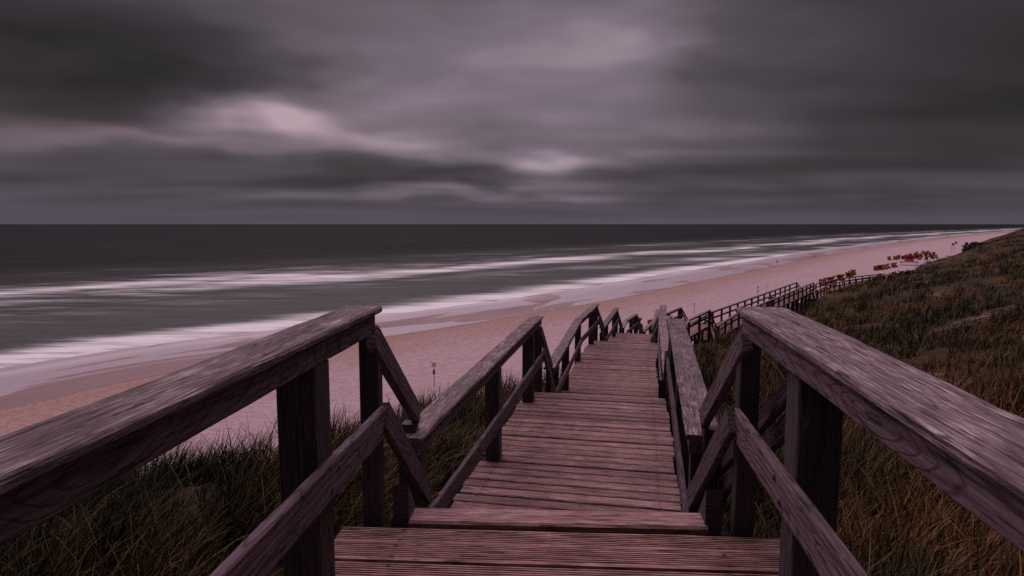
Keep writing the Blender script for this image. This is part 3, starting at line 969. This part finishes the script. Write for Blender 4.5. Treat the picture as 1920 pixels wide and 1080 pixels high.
# ------------------------------------------------------------------ stairs
def stairs(label, L0, L1, R0, R1, za, zb, near=False, top_board=False):
    """L0/R0 upper corners, L1/R1 lower corners (x, y)"""
    L0, L1, R0, R1 = [Vector(p) for p in (L0, L1, R0, R1)]
    root = empty('stair_flight', P3((L0 + R0) / 2, za), label=label, category='stairs')
    drop = za - zb
    for (a, b, s) in ((L0, L1, 1), (R0, R1, -1)):
        t = (b - a).normalized()
        n = Vector((t.y, -t.x)) * s
        run = (b - a).length
        # stringer: thick board with plumb-cut upper end
        hs = 0.235
        so = 0.10
        q0 = P3(a + n * so + t * 0.02, za + 0.165)
        q1 = P3(b + n * so + t * 0.02, zb + 0.06)
        _seed[0] += 1
        tk = 0.075
        d = (q1 - q0)
        vs = []
        for off in (0.0, tk):
            nn = Vector((n.x, n.y, 0)) * (off - 0.0)
            for v in (q0, q1, q1 - Vector((0, 0, 0.30)), q0 - Vector((0, 0, 0.40))):
                vs.append(v + nn - root.location)
        me = bpy.data.meshes.new('stringer')
        me.from_pydata([tuple(v) for v in vs], [], [(0, 1, 2, 3), (7, 6, 5, 4), (0, 4, 5, 1), (1, 5, 6, 2), (2, 6, 7, 3), (3, 7, 4, 0)])
        me.update()
        link('stringer', me, W_POST, root)
        # plank handrail on edge and the plank below it
        hw = 0.046
        up0 = za + (1.02 if near else 0.95) - 0.075
        lo0 = zb + (1.15 if near else 1.05)
        piece('stair_handrail', P3(a + n * 0.03 - t * 0.02, up0 - 0.065), P3(b + n * 0.03 + t * 0.02, lo0 - 0.065), hw, 0.115, W_BEAM, root, 0.005, 4, 0.001)
        piece('stair_mid_rail', P3(a + n * 0.088 - t * 0.06, za + 0.525), P3(b + n * 0.088 + t * 0.06, zb + 0.56), 0.036, 0.125, W_BEAM, root, 0.005, 4, 0.001)
        g = ground([b.x, a.x], [b.y, a.y])
        piece('post', P3(b - t * 0.03, min(g[0], zb - 0.3) - 0.3), P3(b - t * 0.03, lo0 - 0.10), 0.088, 0.088, W_POST, root, 0.006, up=(t.x, t.y, 0))
        piece('post', P3(a + t * 0.05, min(g[1], zb - 0.3) - 0.3), P3(a + t * 0.05, za + (1.02 if near else 0.95) - 0.125), 0.088, 0.088, W_POST, root, 0.006, up=(t.x, t.y, 0))
    nst = max(2, round(drop / 0.18))
    for i in range(0 if top_board else 1, nst):
        f0 = (i + 0.42) / nst
        a, b = L0.lerp(L1, f0), R0.lerp(R1, f0)
        t = (b - a).normalized()
        if i == 0:
            f0 = 0.10
            a, b = L0.lerp(L1, f0), R0.lerp(R1, f0)
        z = za - drop * i / nst - (0.012 if i == 0 else 0)
        piece('tread', P3(a + t * 0.17, z - 0.022), P3(b - t * 0.17, z - 0.022), 0.16 if i == 0 else 0.24, 0.045, W_DECK, root, 0.012)
    return root


stairs('short timber steps dropping from the foreground platform', (-0.665, 2.90), (-0.618, 3.82), (1.075, 2.83), (1.178, 3.72), Z1, Z2, True, True)
stairs('short timber steps at the end of the first plank stretch', (0.36, 8.66), (0.575, 9.74), (2.14, 8.38), (2.36, 9.40), Z2, Z3)
stairs('short timber steps at the end of the second plank stretch', (2.36, 17.78), (2.80, 19.60), (4.15, 17.50), (4.31, 19.2), Z3, Z4)
stairs('short timber steps below the third stretch', (4.02, 24.40), (4.33, 25.10), (5.53, 24.05), (5.78, 24.75), Z4, Z5)
stairs('short timber steps below the fourth stretch', (5.75, 29.20), (6.25, 30.40), (7.18, 28.6), (7.90, 30.0), Z5, Z6)
stairs('timber steps joining the curving stretch and the long straight one', (10.55, 39.52), (11.32, 40.50), (12.04, 38.52), (12.80, 39.70), Z6, Z7)
stairs('timber steps joining the long straight stretch and the farthest one', (31.45, 70.35), (32.9, 72.2), (33.08, 69.9), (34.2, 71.4), Z7, Z8)

# double diagonal brace on the landward flank of the steps
br = empty('diagonal_brace', (1.20, 2.60, Z1 + 0.5), label='pair of diagonal boards outside the right posts of the near steps', category='brace')
piece('brace_board', (1.175, 2.30, EZ - 0.42), (1.262, 3.95, EZ - 1.62), 0.040, 0.090, W_BEAM, br, 0.005, 4, 0.001)
piece('brace_board', (1.190, 2.30, EZ - 0.56), (1.277, 3.95, EZ - 1.76), 0.040, 0.090, W_BEAM, br, 0.005, 4, 0.001)


# ------------------------------------------------------------------ plain materials
def m_plain(name, col, rough=0.7, var=0.25, scale=9.0):
    m, k = mat(name)
    tc = k.n('ShaderNodeTexCoord').outputs['Object']
    n = k.noise(tc, scale, 4.0, 0.6)
    dk = tuple(c * (1 - var) for c in col)
    k.surf(k.mix(k.ramp(n, 0.3, 0.7), dk, col), rough, 0.3)
    return m


M_WICKER = m_plain('ochre_wicker', (0.36, 0.120, 0.028), 0.8, 0.35, 14)
M_WICKER2 = m_plain('brown_wicker', (0.22, 0.070, 0.025), 0.8, 0.35, 14)
M_WHITE = m_plain('white_paint', (0.72, 0.68, 0.69), 0.5, 0.12)
M_RED = m_plain('red_paint', (0.62, 0.015, 0.040), 0.5, 0.2)
M_YELLOW = m_plain('yellow_paint', (0.85, 0.46, 0.03), 0.5, 0.2)
M_DARK = m_plain('dark_metal', (0.035, 0.030, 0.032), 0.6, 0.3)
M_POLE = m_plain('grey_pole', (0.78, 0.70, 0.70), 0.6, 0.2)


def bm_mesh(name, build):
    bm = bmesh.new()
    build(bm)
    bmesh.ops.recalc_face_normals(bm, faces=bm.faces)
    me = bpy.data.meshes.new(name)
    bm.to_mesh(me)
    bm.free()
    return me


def bx(bm, x0, x1, y0, y1, z0, z1):
    M = Matrix.Translation(((x0 + x1) / 2, (y0 + y1) / 2, (z0 + z1) / 2)) @ Matrix.Diagonal((x1 - x0, y1 - y0, z1 - z0, 1))
    bmesh.ops.create_cube(bm, size=1.0, matrix=M)


def cyl(bm, x, y, z0, z1, r, n=10, r2=None):
    bmesh.ops.create_cone(bm, cap_ends=True, segments=n, radius1=r, radius2=r if r2 is None else r2, depth=z1 - z0, matrix=Matrix.Translation((x, y, (z0 + z1) / 2)))


def extr(bm, prof, x0, x1):
    """outline in (y, z) extruded across x"""
    a = [bm.verts.new((x0, y, z)) for y, z in prof]
    b = [bm.verts.new((x1, y, z)) for y, z in prof]
    bm.faces.new(a)
    bm.faces.new(list(reversed(b)))
    for i in range(len(prof)):
        j = (i + 1) % len(prof)
        bm.faces.new((a[i], b[i], b[j], a[j]))


def beach_z(x, y):
    sd, _ = shore(np.array([x]), np.array([y]))
    sd = float(sd[0])
    return 0.012 * min(-sd, 60) if sd < 0 else -0.018 * sd


# ------------------------------------------------------------------ hooded wicker beach chairs
def chair_meshes():
    base = bm_mesh('seat_box', lambda bm: (bx(bm, -0.62, 0.62, -0.42, 0.42, 0.06, 0.50), bx(bm, -0.62, -0.50, -0.42, 0.42, 0.50, 0.74), bx(bm, 0.50, 0.62, -0.42, 0.42, 0.50, 0.74)))

    def hood(bm):
        pr = [(0.30, 0.50), (0.44, 0.50), (0.66, 1.30), (0.58, 1.52), (0.36, 1.63), (0.02, 1.62), (-0.22, 1.50), (-0.24, 1.42), (0.02, 1.53), (0.34, 1.53), (0.50, 1.44), (0.56, 1.28)]
        extr(bm, pr, -0.60, 0.60)
        for s in (-1, 1):
            extr(bm, [(0.30, 0.74), (0.42, 0.74), (0.63, 1.30), (0.56, 1.50), (0.36, 1.60), (0.02, 1.59), (-0.21, 1.46), (0.10, 1.16), (0.22, 0.98)], s * 0.60 - 0.02, s * 0.60 + 0.02)
    hd = bm_mesh('hood', hood)
    cu = bm_mesh('cushion', lambda bm: (bx(bm, -0.48, 0.48, -0.40, 0.28, 0.502, 0.60), extr(bm, [(0.16, 0.60), (0.28, 0.60), (0.48, 1.25), (0.38, 1.27)], -0.48, 0.48)))
    return base, hd, cu


CB, CH, CC = chair_meshes()


def beach_chair(x, y, rot, wick, cush, label, group, z=None):
    e = empty('beach_chair', (x, y, beach_z(x, y) if z is None else z), label=label, category='beach chair', group=group)
    e.rotation_euler[2] = rot
    e.scale = (0.86, 0.86, 0.86)
    for nm, me, mt in (('seat_box', CB, wick), ('hood', CH, wick), ('cushion', CC, cush)):
        o = bpy.data.objects.new(nm, me)
        COL.objects.link(o)
        o.parent = e
        if not me.materials:
            me.materials.append(mt)
        o.material_slots[0].link = 'OBJECT'
        o.material_slots[0].material = mt


rb = random.Random(5)
ORD = ['leftmost', 'second', 'third', 'fourth', 'fifth', 'sixth', 'seventh', 'eighth', 'ninth', 'tenth', 'eleventh', 'twelfth', 'thirteenth', 'fourteenth', 'fifteenth', 'sixteenth',
       'seventeenth', 'eighteenth', 'nineteenth', 'twentieth']
ORD += ['twenty-' + o_ for o_ in ['first'] + ORD[1:9]] + ['thirtieth']


def nth(i):
    return ORD[i] if i == 0 else ORD[i] + ' from left'


FC = [(133.009, 225.33), (136.057, 227.094), (137.174, 227.808), (143.109, 236.347), (139.709, 228.887), (142.065, 231.444), (146.761, 238.288), (145.114, 234.437), (150.776, 242.267), (154.272, 247.221), (146.678, 233.682), (157.524, 250.636), (149.163, 236.347), (160.052, 252.819), (167.462, 264.326), (155.433, 244.307), (143.812, 225.33), (151.174, 236.347), (157.986, 246.381), (173.074, 269.226), (163.125, 252.819), (159.419, 246.381), (171.27, 264.326), (145.447, 224.284), (175.528, 269.226), (159.675, 244.307), (151.433, 230.708), (167.096, 255.04), (169.463, 257.3), (156.243, 236.347)]
FC = sorted([(x + rb.uniform(-.3, .3), y + rb.uniform(-.3, .3)) for x, y in FC], key=lambda p: p[0] / p[1])
for i_, (x, y) in enumerate(FC):
    beach_chair(x, y, rb.uniform(-0.9, 2.6), M_WICKER if rb.random() < 0.75 else M_WICKER2, M_WHITE if rb.random() < 0.3 else M_WICKER2, nth(i_) + ' of the hooded wicker beach chairs clustered beyond the red hut', 'beach chairs clustered beyond the red hut')
NC = [(64.201, 131.818), (66.645, 135.145), (68.443, 136.873), (70.785, 139.85), (73.777, 143.598), (74.997, 144.891), (79.288, 150.306), (82.546, 155.384), (85.606, 160.016), (99.369, 174.383), (101.622, 176.675), (103.07, 177.648), (105.043, 179.626), (107.732, 182.675), (110.8, 185.83), (112.418, 187.339)]
for i_, (x, y) in enumerate(NC):
    beach_chair(x, y, rb.uniform(-0.9, 2.6), M_WICKER if rb.random() < 0.8 else M_WICKER2, M_WHITE if rb.random() < 0.35 else M_WICKER2, nth(i_) + ' of the hooded wicker beach chairs lined up behind the far railing', 'beach chairs in the row behind the far railing')
beach_chair(16.9, 75.8, 1.0, M_WICKER, M_WICKER2, 'lone ochre beach chair glimpsed between the posts of the fifth left handrail', 'lone chair')
beach_chair(15.3, 77.2, 0.4, M_WICKER2, M_WICKER2, 'brown beach chair just behind the lone ochre one below the boardwalk', 'lone chair')

# ------------------------------------------------------------------ lifeguard hut
hx, hy = 122.6, 197.4
hz = beach_z(hx, hy)
hut = empty('lifeguard_hut', (hx, hy, hz), label='small red lifeguard hut on a pale raised platform by the dune', category='hut')
hut.rotation_euler[2] = R(-32)


def hpart(nm, build, mt):
    return link(nm, bm_mesh(nm, build), mt, hut)


hpart('cabin', lambda bm: bx(bm, -1.25, 1.25, -1.0, 1.0, 1.30, 2.75), M_RED)
hpart('roof', lambda bm: extr(bm, [(-1.25, 2.752), (1.25, 2.752), (1.25, 2.90), (-1.25, 3.02)], -1.5, 1.5), M_RED)
hpart('platform', lambda bm: bx(bm, -2.5, 2.5, -1.7, 1.7, 0.80, 1.298), M_WHITE)
hpart('guard_rail', lambda bm: [bx(bm, x - 0.04, x + 0.04, -1.58, -1.5, 1.30, 1.85) for x in (-2.2, -1.1, 0, 1.1, 2.2)] + [bx(bm, -2.25, 2.25, -1.585, -1.495, 1.852, 1.95)], M_POLE)
for lx in (-2.0, 2.0):
    for ly in (-1.3, 1.3):
        hpart('leg', lambda bm: bx(bm, lx - 0.09, lx + 0.09, ly - 0.09, ly + 0.09, -0.3, 0.798), M_POLE)
hpart('window', lambda bm: bx(bm, -0.7, 0.7, -1.04, -1.002, 1.9, 2.45), M_DARK)

# ------------------------------------------------------------------ beach signs and poles
sx, sy = -6.15, 49.6
sg = empty('warning_sign', (sx, sy, 0.2), label='yellow cross sign with a red panel on a post on the beach', category='sign')
sg.scale = (1.25, 1.25, 1.0)
link('pole', bm_mesh('pole', lambda bm: cyl(bm, 0, 0, -0.6, 1.95, 0.035)), M_POLE, sg)
for a_ in (R(48), R(-48)):
    o = link('cross_board', bm_mesh('cross_board', lambda bm: bx(bm, -0.24, 0.24, -0.075 - (0.02 if a_ > 0 else 0), -0.055 - (0.02 if a_ > 0 else 0), -0.035, 0.035)), M_YELLOW, sg)
    o.location = (0, 0, 1.80)
    o.rotation_euler = (0, a_, 0)
pn = link('red_panel', bm_mesh('red_panel', lambda bm: bx(bm, -0.085, 0.085, -0.058, -0.036, 1.0, 1.36)), M_RED, sg)
link('white_mark', bm_mesh('white_mark', lambda bm: (bx(bm, -0.05, -0.03, -0.066, -0.0585, 1.20, 1.30), bx(bm, 0.02, 0.04, -0.066, -0.0585, 1.20, 1.30), bx(bm, -0.06, 0.06, -0.066, -0.0585, 1.165, 1.18))), M_WHITE, pn)

s2 = empty('warning_sign', (42.6, 110.3, beach_z(42.6, 110.3)), label='small distant sign with yellow top and red panel on the sand', category='sign')
link('pole', bm_mesh('pole', lambda bm: cyl(bm, 0, 0, -0.3, 2.1, 0.04)), M_POLE, s2)
link('yellow_panel', bm_mesh('yellow_panel', lambda bm: bx(bm, -0.13, 0.13, -0.07, -0.042, 1.72, 2.0)), M_YELLOW, s2)
link('red_panel', bm_mesh('red_panel', lambda bm: bx(bm, -0.09, 0.09, -0.07, -0.042, 1.0, 1.36)), M_RED, s2)
for (px_, py_, hh, lab) in ((24.75, 86.2, 1.9, 'thin pale pole with dark tip on sand above the curving rail'), (44.3, 111.0, 1.9, 'thin pale pole on the sand right of the distant sign')):
    po = empty('marker_pole', (px_, py_, beach_z(px_, py_)), label=lab, category='pole')
    link('pole', bm_mesh('pole', lambda bm: cyl(bm, 0, 0, -0.3, hh, 0.035)), M_POLE, po)
    link('tip', bm_mesh('tip', lambda bm: cyl(bm, 0, 0, hh, hh + 0.16, 0.07)), M_DARK, po)
for i, (px_, py_, hh) in enumerate(((192.5, 280.5, 4.2), (196.5, 284.5, 4.8))):
    po = empty('flag_pole', (px_, py_, beach_z(px_, py_)), label=('shorter' if i == 0 else 'taller') + ' dark-topped flag pole at the right end of the chair cluster', category='pole')
    link('pole', bm_mesh('pole', lambda bm: cyl(bm, 0, 0, -0.3, hh, 0.06)), M_DARK, po)

    def flag(bm):
        for j in range(6):
            bx(bm, 0.06 + j * 0.14, 0.20 + j * 0.14, 0.04 * math.sin(j), 0.04 * math.sin(j) + 0.02, hh - 1.0, hh - 0.1)
    link('flag', bm_mesh('flag', flag), M_DARK, po)
for (px_, py_, lab) in ((90.2, 217.5, 'dark stake at the waterline, the nearer of two'), (119.3, 252.8, 'dark stake at the waterline, the farther of two')):
    po = empty('shore_stake', (px_, py_, beach_z(px_, py_)), label=lab, category='stake')
    link('stake', bm_mesh('stake', lambda bm: cyl(bm, 0, 0, -0.5, 0.95, 0.20, 8, 0.13)), M_DARK, po)

# ------------------------------------------------------------------ bins and bench by the boardwalk
def bin_(x, y, z, lab, h=0.85):
    b = empty('waste_bin', (x, y, z), label=lab, category='bin')
    link('body', bm_mesh('body', lambda bm: cyl(bm, 0, 0, 0.12, h, 0.24, 14, 0.27)), M_DARK, b)
    link('rim', bm_mesh('rim', lambda bm: cyl(bm, 0, 0, h + 0.002, h + 0.06, 0.30, 14)), M_DARK, b)
    link('post', bm_mesh('post', lambda bm: bx(bm, -0.05, 0.05, 0.275, 0.375, -1.6, h + 0.25)), W_POST, b)


bin_(22.95, 56.2, Z7 + 0.001, 'dark waste bin standing on the long straight boardwalk stretch')
bin_(51.0, 90.0 - 0.4, Z8 - 0.3, 'dark waste bin against the farthest railing', 1.15)
gb = float(ground([19.6], [46.6])[0])
bn = empty('bench', (19.3, 47.6, Z7 - 0.55), label='low dark bench on the landward side of the long straight railing', category='bench')
bn.rotation_euler[2] = R(55)
for i in range(3):
    link('seat_slat', bm_mesh('seat_slat', lambda bm: bx(bm, -0.9, 0.9, -0.22 + i * 0.16, -0.08 + i * 0.16, 0.42, 0.46)), W_BEAM, bn)
for i in range(2):
    link('back_slat', bm_mesh('back_slat', lambda bm: bx(bm, -0.9, 0.9, 0.27, 0.31, 0.60 + i * 0.17, 0.72 + i * 0.17)), W_BEAM, bn)
for s_ in (-0.7, 0.7):
    link('leg', bm_mesh('leg', lambda bm: (bx(bm, s_ - 0.05, s_ + 0.05, -0.2, -0.1, -1.2, 0.418), bx(bm, s_ - 0.05, s_ + 0.05, 0.312, 0.39, -1.2, 0.9))), W_POST, bn)


# ------------------------------------------------------------------ marram grass
def tri_mesh(name, verts, tris):
    me = bpy.data.meshes.new(name)
    nt = len(tris)
    me.vertices.add(len(verts))
    me.vertices.foreach_set('co', np.ascontiguousarray(verts, dtype=np.float32).ravel())
    me.loops.add(nt * 3)
    me.loops.foreach_set('vertex_index', np.ascontiguousarray(tris, dtype=np.int32).ravel())
    me.polygons.add(nt)
    me.polygons.foreach_set('loop_start', np.arange(0, nt * 3, 3, dtype=np.int32))
    me.update(calc_edges=True)
    return me


def tufts(r0, r1, dens, expo, ang, seed):
    """tuft centres with density dens at r0 falling as r**-expo"""
    g = np.random.default_rng(seed)
    e = 2 - expo
    tot = dens * r0 ** expo * (r1 ** e - r0 ** e) / e * 2 * ang
    n = int(tot)
    r = (g.random(n) * (r1 ** e - r0 ** e) + r0 ** e) ** (1 / e)
    a = (g.random(n) * 2 - 1) * ang
    return r * np.sin(a), r * np.cos(a), r, g


def blades(x, y, r, g, per, lods):
    z = ground(x, y)
    d, pz = path_info(x, y)
    d = np.abs(d)
    sm = sand_mask(x, y)
    cs = 0.75 + 0.02 * r
    cl = vnoise(x / cs, y / cs, 71, 2)
    keep = (z > 0.75) & (d > 1.0) & (g.random(len(x)) > sm * 0.9) & (g.random(len(x)) < 0.24 + 1.4 * smooth(cl, 0.36, 0.62))
    x, y, z, r, d = x[keep], y[keep], z[keep], r[keep], d[keep]
    nt = len(x)
    size = (0.60 + 0.85 * g.random(nt)) * (0.45 + 1.1 * vnoise(x / 2.2, y / 2.2, 83, 2))
    size *= 0.45 + 0.55 * smooth(d, 1.0, 2.4)
    size *= (1 - 0.45 * smooth(r, 60, 160)) * (1 - 0.6 * np.clip(sm[keep] * 1.6, 0, 1))
    hue = np.clip(vnoise(x / 1.9, y / 1.9, 91, 3) * 1.5 + vnoise(x / 14.0, y / 14.0, 131, 2) * 1.2 - 0.98 - 0.34 * smooth(-x, -1.0, 3.0) * smooth(-y, -12, -7) + g.normal(0, 0.15, nt), 0, 1)
    windd = 0.9 + 1.2 * (vnoise(x / 6.0, y / 6.0, 97, 2) - 0.5)
    i = np.repeat(np.arange(nt), per)
    n = len(i)
    rr = r[i]
    spread = 0.05 + 0.0022 * rr
    bxp = x[i] + g.normal(0, 1, n) * spread
    byp = y[i] + g.normal(0, 1, n) * spread
    L = size[i] * (0.35 + 0.5 * g.random(n)) * (1 + smooth(rr, 8, 60) * 0.15)
    az = g.random(n) * 2 * np.pi
    lean = 0.10 + 0.55 * g.random(n) ** 1.3
    hxv = np.cos(az) * lean + 0.22 * np.cos(windd[i]) + 0.05
    hyv = np.sin(az) * lean + 0.14 * np.sin(windd[i])
    hm = np.hypot(hxv, hyv)
    cur = 0.35 + 0.75 * g.random(n)
    fa = az + g.normal(0, 0.6, n)
    wx, wy = -np.sin(fa), np.cos(fa)
    w = (0.0026 + 0.0028 * g.random(n)) * (1 + 0) + 0.00034 * rr
    ts = (0.0, 0.4, 0.75, 1.0) if lods else (0.0, 0.55, 1.0)
    ws = (1.0, 0.85, 0.5, 0.0) if lods else (1.0, 0.75, 0.0)
    pts = []
    zb = z[i] - 0.05
    for t, wv in zip(ts, ws):
        hor = L * (t * 0.55 + cur * t * t)
        cx = bxp + hxv * hor
        cy = byp + hyv * hor
        cz = zb + L * (t - 0.42 * cur * hm * t * t - 0.12 * t * t)
        if wv > 0:
            pts.append(np.stack([cx - wx * w * wv, cy - wy * w * wv, cz], 1))
            pts.append(np.stack([cx + wx * w * wv, cy + wy * w * wv, cz], 1))
        else:
            pts.append(np.stack([cx, cy, cz], 1))
    m = len(pts)
    V = np.stack(pts, 1).reshape(-1, 3)
    o = (np.arange(n) * m)[:, None]
    T = [(0, 1, 3), (0, 3, 2)] + ([(2, 3, 5), (2, 5, 4), (4, 5, 6)] if lods else [(2, 3, 4)])
    F = np.concatenate([o + np.array(t)[None] for t in T], 0)
    hb = np.clip(hue[i] + g.normal(0, 0.16, n), 0, 1)
    straw = (g.random(n) < 0.12).astype(float)
    return V, F, np.repeat(hb, m), np.repeat(straw, m)


def m_grass():
    m, k = mat('marram_grass')
    h = k.attr('hue').outputs['Fac']
    st = k.attr('straw').outputs['Fac']
    c = k.mix(k.ramp(h, 0.05, 0.50), (0.015, 0.021, 0.010), (0.058, 0.041, 0.016))
    c = k.mix(k.ramp(h, 0.50, 0.95), c, (0.185, 0.080, 0.024))
    c = k.mix(k.m('MULTIPLY', st, 0.7), c, (0.23, 0.130, 0.060))
    k.surf(c, 0.75, 0.15)
    return m


def build_grass():
    parts = []
    x, y, r, g = tufts(1.6, 11.0, 42.0, 0.0, R(52), 1)
    parts.append(blades(x, y, r, g, 26, True))
    x, y, r, g = tufts(11.0, 38.0, 30.0, 1.25, R(44), 2)
    parts.append(blades(x, y, r, g, 17, True))
    x, y, r, g = tufts(38.0, 300.0, 5.5, 1.45, R(43), 3)
    parts.append(blades(x, y, r, g, 8, False))
    V, F, H, S, o = [], [], [], [], 0
    for v, f, h, s in parts:
        V.append(v)
        F.append(f + o)
        H.append(h)
        S.append(s)
        o += len(v)
    V, F, H, S = np.concatenate(V), np.concatenate(F), np.concatenate(H), np.concatenate(S)
    me = tri_mesh('marram_grass', V, F)
    fattr(me, 'hue', H)
    fattr(me, 'straw', S)
    link('marram_grass', me, m_grass(), kind='stuff', label='windblown brown and olive marram grass covering the dunes', category='grass')
    print('grass tris', len(F))


build_grass()


# ------------------------------------------------------------------ shrubs on the dune edge
def m_leaf(name, a, b):
    m, k = mat(name)
    n = k.noise(k.n('ShaderNodeTexCoord').outputs['Object'], 5.0, 3.0, 0.6)
    k.surf(k.mix(k.ramp(n, 0.3, 0.7), a, b), 0.8, 0.1)
    return m


M_BUSH = m_leaf('olive_shrub_leaves', (0.045, 0.036, 0.012), (0.16, 0.05, 0.018))
M_BUSHD = m_leaf('dark_shrub_leaves', (0.012, 0.012, 0.009), (0.040, 0.030, 0.018))


def shrub(x, y, rad, h, mt, lab, grp, seed):
    z = float(ground([x], [y])[0]) - 0.1
    e = empty('shrub', (x, y, z), label=lab, category='shrub', group=grp)
    g = np.random.default_rng(seed)
    n = 420
    d = g.normal(0, 1, (n, 3))
    d /= np.linalg.norm(d, axis=1)[:, None]
    d[:, 2] = np.abs(d[:, 2])
    lump = 0.62 + 0.6 * vnoise(d[:, 0] * 2.1 + seed, d[:, 1] * 2.1 + d[:, 2], seed, 2)
    c = d * (g.random(n) ** 0.35 * lump)[:, None] * np.array([rad, rad, h])
    a, b = g.normal(0, 1, (n, 3)), g.normal(0, 1, (n, 3))
    s = rad * 0.13
    V = np.stack([c - a * s * .5, c + b * s * .6, c + a * s * .5, c - b * s * .4], 1).reshape(-1, 3)
    Q = np.arange(n * 4).reshape(-1, 4)
    link('crown', quad_mesh('crown', V, Q, False), mt, e)
    link('stem', bm_mesh('stem', lambda bm: [cyl(bm, q * 0.12 * rad, (q % 2) * 0.1, -0.4, h * 0.6, 0.04 * rad, 6, 0.02 * rad) for q in (-2, -1, 0, 1, 2)]), W_POST, e)


grp = 'olive shrubs along the dune edge'
OL = [(50.5, 95.0, 1.2, 1.1), (53.5, 97.5, 1.4, 1.3), (56.5, 99.2, 1.3, 1.0), (59.0, 101.8, 1.4, 1.2), (62.5, 103.6, 1.2, 1.0), (66, 107.0, 1.5, 1.1), (70.0, 111.5, 1.4, 1.0), (47.0, 92.3, 0.9, 0.8)]
SHX = [o_[0] / o_[1] for o_ in OL]
for i, (x, y, rd, h) in enumerate(OL):
    shrub(x, y, rd * 1.35, h * 1.5, M_BUSH, nth(sorted(SHX).index(x / y)) + ' of the olive shrubs just behind the farthest railing', grp, 20 + i)
shrub(61.6, 102.0 - 2.6, 0.55, 0.9, M_BUSHD, 'single small dark shrub standing at the end of the farthest railing', 'lone dark shrub', 41)
grp = 'dark bushes at the far right end of the chairs'
OL = [(166, 231, 3.4, 2.4), (172, 238, 4.2, 3.2), (178, 246, 3.6, 2.6), (185, 252, 3.0, 1.8), (92.0, 152.0, 2.2, 1.2), (97, 158, 2.4, 1.3), (87, 146, 2.0, 1.0)]
SHX = [o_[0] / o_[1] for o_ in OL]
for i, (x, y, rd, h) in enumerate(OL):
    shrub(x, y, rd, h, M_BUSHD, nth(sorted(SHX).index(x / y)) + ' of the dark low bushes on the far dune edge', grp, 50 + i)
